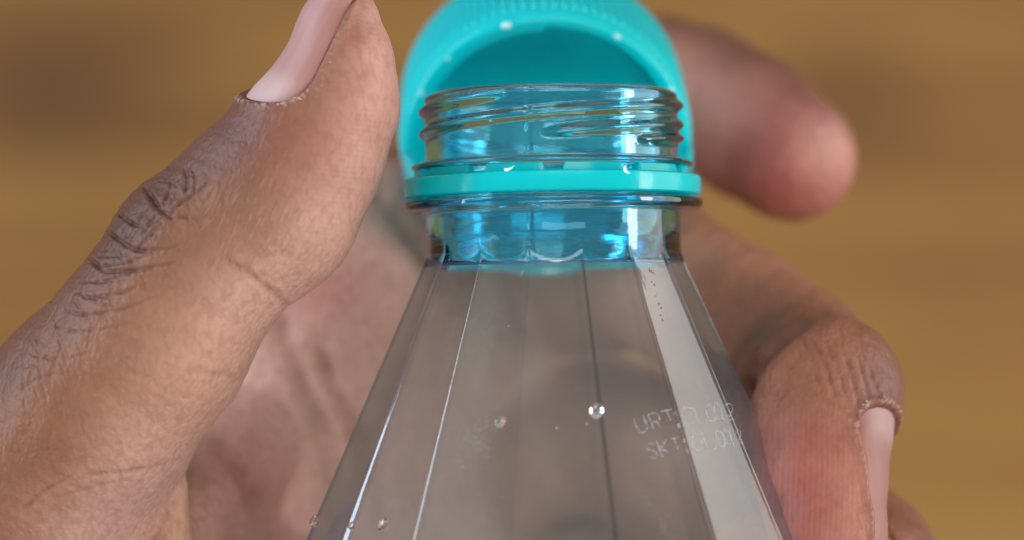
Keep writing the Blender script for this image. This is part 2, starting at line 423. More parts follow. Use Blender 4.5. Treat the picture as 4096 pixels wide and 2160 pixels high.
# droplets of water on the shoulder
def drop_mesh(p, r, flat, seed):
    nr = bottle_normal(p)
    if nr.dot(Vector((p.x, 0, p.z))) < 0: nr = -nr
    t1 = nr.cross(Vector((0, 1, 0))).normalized(); t2 = nr.cross(t1)
    rr = random.Random(seed); ph = rr.uniform(0, 6.28)
    V = []; F = []; n = 20; m = 8
    for k in range(m):
        e = (k / (m - 1)) * math.pi / 2
        for i in range(n):
            a = 2 * math.pi * i / n; q = r * math.cos(e) * (1 + 0.06 * math.sin(2 * a + ph))
            V.append(BM @ (p + t1 * q * math.cos(a) + t2 * q * 1.12 * math.sin(a) + nr * (0.02 + r * flat * math.sin(e))))
    for k in range(m - 1):
        for i in range(n):
            j = (i + 1) % n; F.append((k * n + i, k * n + j, (k + 1) * n + j, (k + 1) * n + i))
    F.append(tuple(range(n))[::-1])
    return V, F
drops = [(2386, 1645, .62, 'largest round water droplet, on the dark ridge line of the bottle shoulder'),
         (2003, 1688, .48, 'round water droplet on the middle facet, left of the dark ridge line'),
         (1530, 2096, .50, 'water droplet low on the left facet beside the bright blue ridge'),
         (1408, 2103, .36, 'smallest water droplet, low on the left flank of the bottle'),
         (1262, 2085, .52, 'water droplet on the left outline of the bottle, near the palm')]
for k, (px, py, r, lb) in enumerate(drops):
    V, F = drop_mesh(on_bottle(px, py), r * 1.1, 0.85, k)
    thing(link_obj('water_droplet', mesh('water_droplet', V, F), water_m), lb, 'droplet', 'water droplets on the bottle shoulder')
V = []; F = []
spots = [(2602 + 6 * math.sin(k * 2.1) + k * 5.5, 1075 + k * 23 + 6 * math.cos(k * 3), random.uniform(.07, .15) if k else .24) for k in range(10)]
spots += [(random.uniform(1950, 2700), random.uniform(1120, 2140), random.uniform(.05, .1)) for _ in range(3)]
for k, (px, py, r) in enumerate(spots):
    v, f = drop_mesh(on_bottle(px, py), r, 0.5, k + 50); b0 = len(V); V += v; F += [tuple(i + b0 for i in q) for q in f]
o = link_obj('tiny_droplets', mesh('tiny_droplets', V, F), water_m); o['kind'] = 'stuff'
thing(o, 'specks of water scattered over the clear bottle shoulder', 'droplets')

# ------------------------------------------------------------------ hand
def rc(P, a, b, r1, r2):
    ba = b - a; l2 = ba @ ba; rr = r1 - r2; a2 = l2 - rr * rr; il2 = 1 / l2
    pa = P - a; y = pa @ ba; z = y - l2
    x = pa * l2 - y[:, None] * ba; x2 = (x * x).sum(1); y2 = y * y * l2; z2 = z * z * l2
    k = np.sign(rr) * rr * rr * x2
    d = (np.sqrt(x2 * a2 * il2) + y * rr) * il2 - r1
    c1 = np.sign(z) * a2 * z2 > k; c2 = np.sign(y) * a2 * y2 < k
    d = np.where(c2, np.sqrt(x2 + y2) * il2 - r1, d)
    return np.where(c1, np.sqrt(x2 + z2) * il2 - r2, d)
def ell(P, c, R, ax=None):
    q = P - c
    if ax is not None: q = q @ ax.T
    k0 = np.linalg.norm(q / R, axis=1); k1 = np.linalg.norm(q / (R * R), axis=1)
    return k0 * (k0 - 1) / np.maximum(k1, 1e-9)
def smin(a, b, k):
    h = np.maximum(k - np.abs(a - b), 0) / k
    return np.minimum(a, b) - h * h * k * 0.25
def chain(P, pts, k):
    d = None
    for (a, r1), (b, r2) in zip(pts[:-1], pts[1:]):
        e = rc(P, a, b, r1, r2); d = e if d is None else smin(d, e, k)
    return d
def A(px, py, z, rpx=None, r=None):
    return (at(px, py, z), r if r is not None else rpx / PXMM * (D - z) / D)

thumb = [A(1366, 10, 9, 120), A(1354, 130, 9.5, 166), A(1358, 260, 9.5, 214), A(1322, 420, 9, 270), A(1208, 618, 8.5, 326), A(1062, 824, 8, 372),
         A(800, 1040, 8, 370), A(600, 1365, 8, 395), A(372, 1630, 6, 425), A(140, 1910, 2, 480), A(-100, 2280, -6, 560), A(-260, 2800, -16, 640)]
index = [A(1310, 1190, -33, r=10.5), A(1640, 905, -41, r=8.4), A(2250, 500, -55, r=8.4), A(2640, 345, -53, r=8.0), A(2800, 380, -48, r=7.8), A(3010, 510, -41, r=8.0), A(3165, 628, -36, r=7.15)]
middle = [A(1420, 1520, -38, r=11), A(2120, 1120, -46, r=9.2), A(2600, 1085, -33, r=8.4), A(2950, 1290, -22, r=8.0), A(3190, 1460, -15, r=8.0)]
middle_tip = [A(3225, 1530, -11, r=8.0), A(3298, 1570, -1.0, r=7.75), A(3288, 1720, 1.5, r=6.9), A(3284, 1900, 4, r=6.5), A(3312, 2130, 6.5, r=5.7), A(3345, 2270, 7.5, r=4.6)]
ring = [A(1500, 1980, -42, r=11), A(2300, 1700, -47, r=9.2), A(2900, 1900, -32, r=8.6), A(3400, 2290, -13, r=9.4)]
ring_tip = [A(3470, 2340, -7, r=7.9), A(3450, 2700, 3, r=7.0), A(3420, 2960, 6, r=6.0)]
pinky = [A(1700, 2500, -46, r=10), A(2400, 2350, -50, r=7.8), A(3000, 2560, -36, r=7.2), A(3420, 2900, -16, r=7.2)]
pinky_tip = [A(3500, 3000, -10, r=6.4), A(3480, 3250, -2, r=5.8), A(3460, 3400, 0, r=5.0)]
W1, W2, W3 = at(-150, 3900, -26), at(350, 4100, -32), at(800, 4100, -42)
palm = [(W2, index[0][0], 13, 11.5), (W2, middle[0][0], 14, 12), (W3, ring[0][0], 13, 12), (W3, pinky[0][0], 12.5, 10.5),
        (index[0][0], middle[0][0], 10.8, 11), (at(1470, 1060, -36), at(1850, 1240, -44), 9.5, 8.5), (at(1500, 1300, -40), at(1900, 1500, -47), 11, 10), (middle[0][0], ring[0][0], 11, 11), (ring[0][0], pinky[0][0], 11, 10),
        (W1, at(150, 3000, -22), 15, 15), (W2, W3, 15, 14), (W1, W2, 16, 15)]
NT = np.array([-0.855, 0.50, 0.0]); AT = np.array([0.52, 0.854, 0.0])       # thumb: back-of-thumb and along directions
def groups(P):
    t = chain(P, thumb, 1.0)
    # flesh of the thumb pad and of the ball below the joint
    t = smin(t, rc(P, at(400, 1750, 1), at(230, 2350, -8), 8.5, 11.5), 3)
    i_ = chain(P, index, 0.9); m = smin(chain(P, middle, 0.9), 1e3, 1); mt = chain(P, middle_tip, 0.9)
    r_ = chain(P, ring, 2.5); rt = chain(P, ring_tip, 2.2); p_ = chain(P, pinky, 2.5); pt = chain(P, pinky_tip, 2)
    pl = None
    for a, b, r1, r2 in palm:
        e = rc(P, a, b, r1, r2); pl = e if pl is None else smin(pl, e, 7)
    web = smin(rc(P, at(690, 1945, 3), at(665, 2500, 0), 1.5, 3.2), rc(P, at(620, 2200, -4), at(1150, 1600, -32), 4.5, 7.0), 4)
    web = smin(web, rc(P, at(640, 2500, -6), at(1200, 2200, -36), 7, 9), 5)
    return t, i_, m, mt, r_, rt, p_, pt, pl, web
def hand_sdf(P):
    t, i_, m, mt, r_, rt, p_, pt, pl, web = groups(P)
    m = smin(m, mt, 0.9); r_ = smin(r_, rt, 1.0); p_ = smin(p_, pt, 1.0)
    d = smin(pl, i_, 5); d2 = smin(m, smin(r_, p_, 0.6), 0.6)
    d = smin(d, d2, 3.0)
    return smin(smin(d, t, 1.4), web, 0.6)

H = 0.5
lo = np.array([-78.0, -92.0, -68.0]); hi = np.array([52.0, 38.0, 26.0])
CH = 4
nc = np.ceil((hi - lo) / (H * CH)).astype(int)
cg = np.stack(np.meshgrid(*[lo[k] + (np.arange(nc[k]) + 0.5) * H * CH for k in range(3)], indexing='ij'), -1).reshape(-1, 3)
cd = hand_sdf(cg).reshape(nc)
arr = np.repeat(np.repeat(np.repeat(cd, CH, 0), CH, 1), CH, 2).astype(np.float32)
near = np.argwhere(np.abs(cd) < H * CH * 1.35)
off = np.stack(np.meshgrid(*[np.arange(CH)] * 3, indexing='ij'), -1).reshape(-1, 3)
idx = (near[:, None, :] * CH + off[None]).reshape(-1, 3)
for s0 in range(0, len(idx), 400000):
    q = idx[s0:s0 + 400000]
    arr[q[:, 0], q[:, 1], q[:, 2]] = hand_sdf(lo + (q + 0.5) * H)
for ax in range(3):                                             # close the surface at the box sides
    sl = [slice(None)] * 3
    for e in (0, -1):
        sl[ax] = e; arr[tuple(sl)] = np.maximum(arr[tuple(sl)], 0.4)
grid = openvdb.FloatGrid(5.0); grid.copyFromArray(arr)
pts, quads = grid.convertToQuads(isovalue=0.0)
V = lo + (np.asarray(pts, float) + 0.5) * H; Q = np.asarray(quads)[:, ::-1]

# creases: (points in photo units, width mm, depth mm)
CR = [([(560, 745), (589, 772), (615, 808), (650, 843), (686, 865), (714, 900)], .30, .55),
      ([(686, 865), (717, 816), (779, 777), (831, 737), (880, 715)], .20, .26),
      ([(655, 821), (677, 755), (681, 702)], .20, .22), ([(743, 772), (745, 710), (728, 640)], .24, .28),
      ([(782, 770), (783, 719), (770, 684), (740, 655)], .18, .18),
      ([(455, 850), (478, 865), (518, 892), (553, 903), (589, 905)], .26, .42),
      ([(589, 905), (624, 865), (655, 845)], .18, .22), ([(553, 892), (571, 830)], .16, .16),
      ([(575, 931), (600, 900), (640, 872), (690, 870)], .18, .2), ([(690, 866), (760, 868), (820, 880)], .18, .2),
      ([(410, 920), (434, 938), (474, 962), (527, 993), (571, 1004), (624, 1004), (681, 993), (734, 989)], .26, .42),
      ([(557, 993), (615, 935), (668, 883)], .17, .2), ([(518, 962), (562, 905)], .15, .16), ([(500, 960), (540, 905)], .15, .13),
      ([(340, 1030), (359, 1046), (394, 1073), (421, 1086), (505, 1086), (580, 1077), (659, 1064), (720, 1050)], .26, .4),
      ([(376, 1024), (447, 1024), (527, 1017)], .18, .2), ([(400, 1060), (496, 1055), (580, 1028), (640, 1010)], .18, .22),
      ([(320, 1126), (430, 1126), (485, 1100), (560, 1095)], .2, .24), ([(330, 1190), (440, 1183), (530, 1160), (600, 1130)], .22, .26),
      ([(290, 1170), (350, 1180), (420, 1220), (520, 1215)], .2, .2), ([(240, 1240), (330, 1260), (450, 1250), (560, 1215), (660, 1170)], .22, .22),
      ([(200, 1300), (300, 1330), (420, 1320), (560, 1280)], .2, .15), ([(120, 1420), (240, 1440), (380, 1410)], .2, .13),
      ([(60, 1560), (180, 1500), (300, 1490)], .2, .12), ([(130, 1330), (160, 1480), (200, 1640)], .18, .1), ([(70, 1400), (90, 1540), (110, 1700)], .18, .1),
      ([(200, 1260), (250, 1400), (310, 1560)], .16, .1), ([(430, 1226), (480, 1290), (500, 1400)], .16, .08),
      ([(900, 1035), (960, 1080), (1050, 1140), (1110, 1200), (1150, 1255), (1175, 1290)], .5, .30),
      ([(985, 1060), (1060, 1180), (1100, 1260)], .3, .12),
      ([(830, 1500), (900, 1500), (960, 1545)], .4, .12),
      ([(360, 1900), (500, 1890), (640, 1870), (720, 1845)], .35, .16), ([(230, 1990), (420, 1940), (600, 1900)], .25, .06),
      ([(90, 2040), (180, 1960), (300, 1900)], .25, .12)]
PCR = [([(1130, 1240), (1180, 1400), (1260, 1600), (1330, 1800), (1370, 2200)], 1.5, 1.5),       # palm lines (deep behind)
       ([(1290, 1380), (1360, 1580), (1460, 1780), (1560, 2100)], 1.2, 1.4),
       ([(740, 1930), (860, 2030), (980, 2180), (1060, 2400)], 1.6, 1.2),
       ([(1490, 760), (1580, 850), (1700, 1000), (1800, 1200)], 1.5, 0.9),
       ([(900, 1700), (1040, 1840), (1130, 2050), (1170, 2300)], 1.6, 1.0)]
FCR = [([(2960, 1680), (2985, 1560), (3030, 1460), (3110, 1365), (3200, 1300), (3290, 1255), (3350, 1250)], .6, 1.7)]
MCR = [([(3200 + 55 * k + 12 * math.sin(k * 5), 1330 + 28 * k), (3245 + 52 * k, 1420 + 26 * k), (3270 + 50 * k, 1530 + 20 * k), (3310 + 42 * k, 1640 + 8 * k)], .26, .11 + .05 * (k % 2)) for k in range(6)]
def pl_dist(X, Y, pl, with_t=False):
    d = np.full(len(X), 1e9); T = np.zeros(len(X)); L = np.hypot(*np.diff(pl, axis=0).T); tot = L.sum(); acc = 0.0
    for (x0, y0), (x1, y1), l in zip(pl[:-1], pl[1:], L):
        dx, dy = x1 - x0, y1 - y0; t = np.clip(((X - x0) * dx + (Y - y0) * dy) / (dx * dx + dy * dy), 0, 1)
        e = np.hypot(X - x0 - t * dx, Y - y0 - t * dy); b_ = e < d
        d = np.where(b_, e, d); T = np.where(b_, (acc + t * l) / tot, T); acc += l
    return (d, T) if with_t else d
for _ in range(46):                                             # the net of fine lines over the joint
    x = rng.uniform(120, 760); y = rng.uniform(-130, 330) + 1000 - 0.78 * (x - 400); a_ = rng.choice([rng.normal(0.0, .2), rng.normal(-.95, .2), rng.normal(.7, .2)])
    l = rng.uniform(40, 120); k_ = rng.normal(0, .25)
    CR.append(([(x - l * math.cos(a_ - k_), y - l * math.sin(a_ - k_)), (x, y), (x + l * math.cos(a_ + k_), y + l * math.sin(a_ + k_))], .13, rng.uniform(.05, .10)))
def smooth_line(pl):
    p = np.array(pl, float)
    for _ in range(2):
        q = [p[0]]
        for a, b in zip(p[:-1], p[1:]): q += [a * .75 + b * .25, a * .25 + b * .75]
        q.append(p[-1]); p = np.array(q)
    return p
CR = [(smooth_line(p), w_ * .78, d_ * .9) for p, w_, d_ in CR]; PCR = [(smooth_line(p), w_ * .75, d_ * .7) for p, w_, d_ in PCR]
FCR = [(smooth_line(p), w_, d_) for p, w_, d_ in FCR]; MCR = [(smooth_line(p), w_, d_) for p, w_, d_ in MCR]
def toxy(p, z): return np.array([at(a, b, z)[:2] for a, b in p])

# nails: frame (origin, along, normal, side), half width angle in mm, length
def frame(o, along, nrm):
    along = along / np.linalg.norm(along); nrm = nrm - (nrm @ along) * along; nrm /= np.linalg.norm(nrm)
    return o, along, nrm, np.cross(along, nrm)
def nail_spec(cuticle, along, nrm, half, length, core, tw=0.0):
    o, a, n, s = frame(np.array(cuticle), np.array(along, float), np.array(nrm, float))
    return dict(o=o, a=a, n=n, s=s, half=half, len=length, core=core, tw=tw)
tn_al = at(1390, 0, 9) - at(1195, 560, 8.5)
mn_al = at(3320, 2130, 6.5) - at(3298, 1760, 2.0)
NAILS = [nail_spec(at(1272, 490, 8.8), tn_al, (-0.775, 0.453, 0.42), math.radians(57), 13.6, thumb),
         nail_spec(at(3286, 1690, 1.6), mn_al, (0.94, 0.0, 0.34), math.radians(57), 16.0, middle_tip, 0.045)]
NAILS[1]['tw'] *= -1 if NAILS[1]['s'][2] > 0 else 1              # the bent finger turns its nail away towards the tip
def nail_uv(nl, P):
    q = P - nl['o']; u = q @ nl['a']; x = q @ nl['s']; z = q @ nl['n']
    return u, np.arctan2(x, z) - nl['tw'] * np.clip(u, 0, 14), np.hypot(x, z)
def nail_sd(nl, u, ang):
    """signed distance-like to the nail outline, mm (negative inside)"""
    L = nl['len']; r = 6.0
    x = np.abs(ang) * r; hw = nl['half'] * r * (0.9 + 0.10 * np.clip(u / L, 0, 1))
    uc = np.clip(u, None, L)
    base = np.sqrt(np.clip(1 - (x / hw) ** 2, 0, 1))
    start = 3.4 * (1 - base)
    tipe = L - 1.6 * (x / hw) ** 2
    return np.maximum(np.maximum(x - hw, start - u), u - tipe)

# finer mesh near creases and nails
me = bpy.data.meshes.new('hand'); me.from_pydata(V.tolist(), [], Q.tolist()); me.update()
bm = bmesh.new(); bm.from_mesh(me)
for lvl in range(2):
    co = np.array([v.co for v in bm.verts])
    d = np.full(len(co), 9.0)
    front = co[:, 2] > 3
    for p, w_, d_ in CR: d[front] = np.minimum(d[front], pl_dist(co[front, 0], co[front, 1], toxy(p, 14)))
    for p, w_, d_ in FCR + MCR: d[front] = np.minimum(d[front], pl_dist(co[front, 0], co[front, 1], toxy(p, 4)))
    for nl in NAILS:
        u, ang, rr = nail_uv(nl, co); sd = nail_sd(nl, u, ang)
        d = np.where((rr < 12) & (np.abs(sd) < (1.6 if lvl == 0 else 0.8)), 0.0, d)
    ok = d < (1.6 if lvl == 0 else 0.9)
    bm.verts.index_update()
    es = [e for e in bm.edges if ok[e.verts[0].index] and ok[e.verts[1].index]]
    bmesh.ops.subdivide_edges(bm, edges=es, cuts=1, use_grid_fill=True)
bm.to_mesh(me); bm.free()
V = np.empty(len(me.vertices) * 3, np.float32); me.vertices.foreach_get('co', V); V = V.reshape(-1, 3).astype(float)

def sdf_grad(P, e=0.05):
    f = hand_sdf(P); gx = np.stack([hand_sdf(P + np.eye(3)[k] * e) - f for k in range(3)], 1) / e
    return f, gx
inner = (V > lo + 1.2).all(1) & (V < hi - 1.2).all(1)
for _ in range(2):
    f, gr = sdf_grad(V); V[inner] -= (f[:, None] * gr / np.maximum((gr * gr).sum(1, keepdims=True), .2))[inner]
f, N = sdf_grad(V, 0.2); N /= np.maximum(np.linalg.norm(N, axis=1, keepdims=True), 1e-6)
P0 = V.copy()
gd = np.stack(groups(V), 1)
own = gd.argmin(1)              # 0 thumb 1 index 2,3 middle 4,5 ring 6,7 pinky 8 palm 9 web

# pigment
PX = 2048 + V[:, 0] * PXMM * D / (D - V[:, 2]); PY = 1080 - V[:, 1] * PXMM * D / (D - V[:, 2])
def ss(x, a, b): t = np.clip((x - a) / (b - a), 0, 1); return t * t * (3 - 2 * t)
def c3(r, g_, b): return np.array(lin(r, g_, b)[:3])
def lerp(a, b, t): return a * (1 - t[:, None]) + b * t[:, None]
def blob(cx, cy, rx, ry, rot=0):
    c_, s_ = math.cos(rot), math.sin(rot); x = PX - cx; y = PY - cy
    return np.exp(-(((x * c_ + y * s_) / rx) ** 2 + ((-x * s_ + y * c_) / ry) ** 2))
dark, brown, tan, pale, rose, red = c3(112, 76, 62), c3(142, 98, 71), c3(174, 128, 107), c3(206, 164, 150), c3(205, 148, 138), c3(190, 104, 98)
col = np.tile(c3(186, 140, 126), (len(V), 1))
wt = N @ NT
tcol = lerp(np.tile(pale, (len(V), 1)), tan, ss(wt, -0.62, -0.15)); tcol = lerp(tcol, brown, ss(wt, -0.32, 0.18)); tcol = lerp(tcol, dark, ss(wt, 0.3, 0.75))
tcol = lerp(tcol, rose, np.clip(blob(1470, 380, 200, 380, .25) * .6, 0, 1) * (wt < 0.55))
tcol = lerp(tcol, c3(176, 96, 76), np.clip(blob(1150, 560, 190, 170) * .32, 0, 1))
tcol = lerp(tcol, c3(116, 80, 78), np.clip(blob(940, 560, 190, 130, -.7) * .7, 0, 1))
tcol = lerp(tcol, c3(92, 62, 52), np.clip(blob(560, 840, 210, 110, -.9) * .75 + blob(420, 1010, 180, 90, -.9) * .5, 0, 1))
tcol = lerp(tcol, c3(196, 150, 124), np.clip(blob(740, 1500, 330, 300, -.5) * .6, 0, 1))
tcol = lerp(tcol, c3(146, 98, 68), np.clip(blob(200, 1650, 200, 420, .5) * .5, 0, 1))
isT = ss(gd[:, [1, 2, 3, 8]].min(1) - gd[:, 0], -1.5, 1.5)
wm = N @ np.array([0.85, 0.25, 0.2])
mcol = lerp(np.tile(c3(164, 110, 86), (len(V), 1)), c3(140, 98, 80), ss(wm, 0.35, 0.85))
mcol = lerp(mcol, c3(186, 92, 88), np.clip(blob(3170, 2000, 220, 260) * .62 + blob(3260, 1730, 160, 120) * .2, 0, 1))
mcol = lerp(mcol, c3(204, 140, 126), np.clip(blob(3060, 1750, 90, 200) * .4 + blob(3420, 2050, 70, 260) * .5, 0, 1))
mcol = lerp(mcol, c3(120, 86, 82), np.clip(blob(3530, 1560, 110, 130) * .7, 0, 1))
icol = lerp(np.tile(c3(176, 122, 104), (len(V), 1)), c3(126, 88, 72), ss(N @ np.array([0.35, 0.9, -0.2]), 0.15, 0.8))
icol = lerp(icol, c3(182, 84, 84), np.clip(blob(3110, 540, 200, 150) * .6 + blob(3140, 760, 250, 120, .3) * .55, 0, 1))
icol = lerp(icol, c3(204, 150, 142), np.clip(blob(3320, 600, 130, 180, -.5) * .8, 0, 1))
pcol = np.tile(c3(186, 142, 128), (len(V), 1))
pcol = lerp(pcol, c3(188, 112, 100), np.clip(blob(860, 1880, 220, 200, .6) * .35 + blob(1300, 1150, 150, 130) * .5 + blob(1150, 1850, 160, 200) * .25, 0, 1))
pcol = lerp(pcol, c3(176, 150, 130), np.clip(blob(1240, 1720, 130, 260) * .5, 0, 1))
def wgt(k): return ss(np.delete(gd, k, 1).min(1) - gd[:, k].min(1), -2.0, 2.0)
col = pcol.copy()
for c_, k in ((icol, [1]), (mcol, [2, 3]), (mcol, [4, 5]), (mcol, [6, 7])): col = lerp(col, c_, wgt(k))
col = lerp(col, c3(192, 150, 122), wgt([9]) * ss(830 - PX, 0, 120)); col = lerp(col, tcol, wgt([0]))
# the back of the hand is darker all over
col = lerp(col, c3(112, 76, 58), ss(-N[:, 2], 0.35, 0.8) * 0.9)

# relief
disp = np.zeros(len(V)); cd_ = np.zeros(len(V))
def carve(lines, z, sel, dark_k=1.0):
    global disp, cd_
    ii = np.where(sel)[0]
    for p, w_, d_ in lines:
        q = toxy(p, z); dd, tt = pl_dist(V[ii, 0], V[ii, 1], q, True); tap = np.clip((1 - tt) / .45, 0, 1) ** .7 * np.clip(tt / .12 + .45, 0, 1)
        tap = tap * (0.8 + 0.35 * np.sin(tt * 23 + w_ * 90) * np.sin(tt * 9))
        g_ = np.exp(-(dd / w_) ** 2); b_ = np.exp(-((dd - 2.4 * w_) / (1.5 * w_)) ** 2)
        disp[ii] += tap * (-0.95 * d_ * g_ + 0.14 * d_ * b_)
        cd_[ii] = np.maximum(cd_[ii], tap * dark_k * g_ * min(1, d_ / 0.26))
NB = next(k for k, c_ in enumerate(CR) if abs(c_[1] - .5 * .78) < 1e-6)
carve([CR[NB], CR[NB + 1]], 15, (V[:, 2] > 0) & (own == 0), 0.25)
carve(CR[:NB] + CR[NB + 2:], 15, (V[:, 2] > 0) & np.isin(own, (0, 9)) & (N[:, 2] > -.3), 0.75)
carve(FCR, 5, (V[:, 2] > -6) & np.isin(own, (2, 3)) & (N[:, 2] > -.2), 0.6)
carve(MCR, 5, (V[:, 2] > -6) & np.isin(own, (2, 3)) & (N[:, 2] > -.2), 0.5)
carve(PCR, -28, (V[:, 2] < -10) & np.isin(own, (1, 2, 8, 9)) & (N[:, 2] > 0), 0.5)
col = lerp(col, col * np.array([.46, .33, .30]), np.clip(cd_, 0, 1) * .95)
# soft lumps so no surface is perfectly even
lump = 0.055 * np.sin(V[:, 0] * .9 + 1.3 * np.sin(V[:, 1] * .5)) * np.sin(V[:, 1] * .8 + np.sin(V[:, 2] * .7)) + 0.05 * np.sin(V[:, 0] * 2.1 + V[:, 1] * 1.3) * np.sin(V[:, 1] * 2.3 - V[:, 2])
disp += lump
for nl in NAILS:
    u, ang, rr = nail_uv(nl, V); sd = nail_sd(nl, u, ang); nearn = rr < 11
    wall = np.exp(-((sd - 0.55) / 0.5) ** 2) * 0.26 * (u < nl['len'] - 1.0) * (sd > 0)
    disp += np.where(nearn, wall - 0.50 * ss(-sd, -0.25, 0.25), 0)
    col = lerp(col, c3(120, 70, 62), np.where(nearn, np.exp(-(sd / 0.35) ** 2) * .55, 0))
    rag = np.sin(V[:, 0] * 5.1 + 2 * np.sin(V[:, 1] * 3.7)) * np.sin(V[:, 1] * 6.3 + V[:, 2] * 4.1) + .5 * np.sin(V[:, 0] * 13 + V[:, 1] * 9) * np.sin(V[:, 2] * 11 - V[:, 1] * 7)
    band_ = np.exp(-((sd - .35 - .25 * rag) / .32) ** 2) * ss(rag, -.2, .8) * (u < nl['len'] * .8) * (1 - .62 * ss(u, 2.0, 4.0))
    col = lerp(col, c3(216, 196, 180), np.where(nearn, band_ * .5, 0)); disp += np.where(nearn, .10 * band_, 0)
V = V + N * disp[:, None]
me.vertices.foreach_set('co', (V * S).astype(np.float32).ravel()); me.update()
me.polygons.foreach_set('use_smooth', np.ones(len(me.polygons), bool))
col = np.clip(col, 0, 1) * lerp(np.tile(np.array([1.12, 1.10, 1.08]), (len(V), 1)), np.tile(np.array([.76, .712, .69]), (len(V), 1)), np.maximum(ss(V[:, 2], -22, -8), wgt([1])))  # deep palm skin brightened in colour by depth, to offset its shade
a = me.color_attributes.new('pigment_and_light', 'FLOAT_COLOR', 'POINT'); a.data.foreach_set('color', np.concatenate([col, np.ones((len(V), 1))], 1).astype(np.float32).ravel())
mk = np.zeros((len(V), 4)); mk[:, 3] = 1
mk[:, 0] = isT * ss(PY, 480, 820) * ss(1350 - PY, 0, 400) * ss(PX, 620, 950) * ss(1500 - PX, 0, 350)          # long fine lines
mk[:, 1] = wgt([2, 3]) * ss(PY, 1560, 1720) * ss(3480 - PX, 0, 120)                                             # fingerprint ridges
mk[:, 2] = isT * np.clip(blob(1440, 420, 230, 420) + blob(1260, 850, 220, 200), 0, 1)                            # ridges on the thumb pad
a = me.color_attributes.new('relief', 'FLOAT_COLOR', 'POINT'); a.data.foreach_set('color', mk.astype(np.float32).ravel())

g = G('skin')
pig = g.n('Attribute', attribute_name='pigment_and_light').outputs['Color']
rel = g.n('SeparateColor', {0: g.n('Attribute', attribute_name='relief').outputs['Color']})
TA = math.atan2(AT[1], AT[0])
ct = g.coord((1, 1, 1), (0, 0, -TA))                             # x runs along the thumb
cl = g.coord((0.16, 1, 1), (0, 0, -TA - 0.12))
cells = g.n('TexVoronoi', {'Vector': g.n('VectorMath', {0: g.coord((1.0, 0.55, 0.8), (0, 0, -TA + 0.9)),
        1: g.n('VectorMath', {0: g.n('TexNoise', {'Vector': g.coord(), 'Scale': 0.8, 'Detail': 2}).outputs['Color'], 1: (0.9, 0.9, 0.9)}, operation='MULTIPLY').outputs[0]}, operation='ADD').outputs[0],
        'Scale': 2.1, 'Randomness': 1.0}, feature='SMOOTH_F1').outputs['Distance']
fine = g.noise(g.coord(), 3.2, 3, 0.6)
lines = g.noise(cl, 2.8, 3, 0.6, 0.3)
ridge = g.n('TexWave', {'Vector': g.coord((1, 0.16, 1), (0, 0, 0.06)), 'Scale': 0.62, 'Distortion': 3.2, 'Detail': 2.0, 'Detail Scale': 0.5}, wave_type='BANDS', bands_direction='X').outputs['Fac']
ridge2 = g.n('TexWave', {'Vector': g.coord((0.3, 1, 0.4), (0, 0, 0.1)), 'Scale': 0.62, 'Distortion': 3.0, 'Detail': 2, 'Detail Scale': 0.5}, wave_type='BANDS', bands_direction='Y').outputs['Fac']
h = g.math('ADD', g.math('MULTIPLY', cells, -0.9), g.math('MULTIPLY', fine, 0.45))
h = g.math('MULTIPLY', h, g.math('SUBTRACT', 1.0, g.math('MULTIPLY', g.math('MAXIMUM', rel.outputs[1], rel.outputs[2]), 0.75)))
h = g.math('ADD', h, g.math('MULTIPLY', g.math('MULTIPLY', lines, 1.6), rel.outputs[0]))
h = g.math('ADD', h, g.math('MULTIPLY', g.math('MULTIPLY', ridge, 0.06), rel.outputs[1]))
h = g.math('ADD', h, g.math('MULTIPLY', g.math('MULTIPLY', ridge2, 0.09), rel.outputs[2]))
bmp = g.n('Bump', {'Height': h, 'Strength': 0.62, 'Distance': 0.00024}).outputs[0]
mott = g.noise(g.coord(), 0.28, 4, 0.65)
colr = g.mix(0.36, pig, g.ramp(mott, [(0.3, (0.40, 0.36, 0.36)), (0.7, (0.62, 0.60, 0.58))]), 'OVERLAY')
colr = g.mix(g.math('MULTIPLY', g.range(cells, 0.25, 0.75), 0.24), colr, lin(120, 60, 45))
dry = g.math('MULTIPLY', g.range(lines, 0.56, 0.66), g.math('MULTIPLY', rel.outputs[0], 0.11))
colr = g.mix(dry, colr, lin(226, 190, 165))
colr = g.mix(g.math('MULTIPLY', g.math('MULTIPLY', ridge, rel.outputs[1]), 0.05), colr, lin(225, 170, 160))
rgh = g.math('ADD', g.math('MULTIPLY', fine, 0.25), 0.37)
bs = g.n('BsdfPrincipled', {'Base Color': colr, 'Roughness': rgh, 'IOR': 1.42, 'Specular IOR Level': 0.5, 'Subsurface Weight': 0.16,
      'Subsurface Radius': (1.0, 0.38, 0.22), 'Subsurface Scale': 0.0018, 'Normal': bmp})
skin = g.surf(bs.outputs[0])
hand = link_obj('hand', me, skin)
thing(hand, 'left hand with brown skin gripping the bottle, fingers wrapped round behind', 'hand')

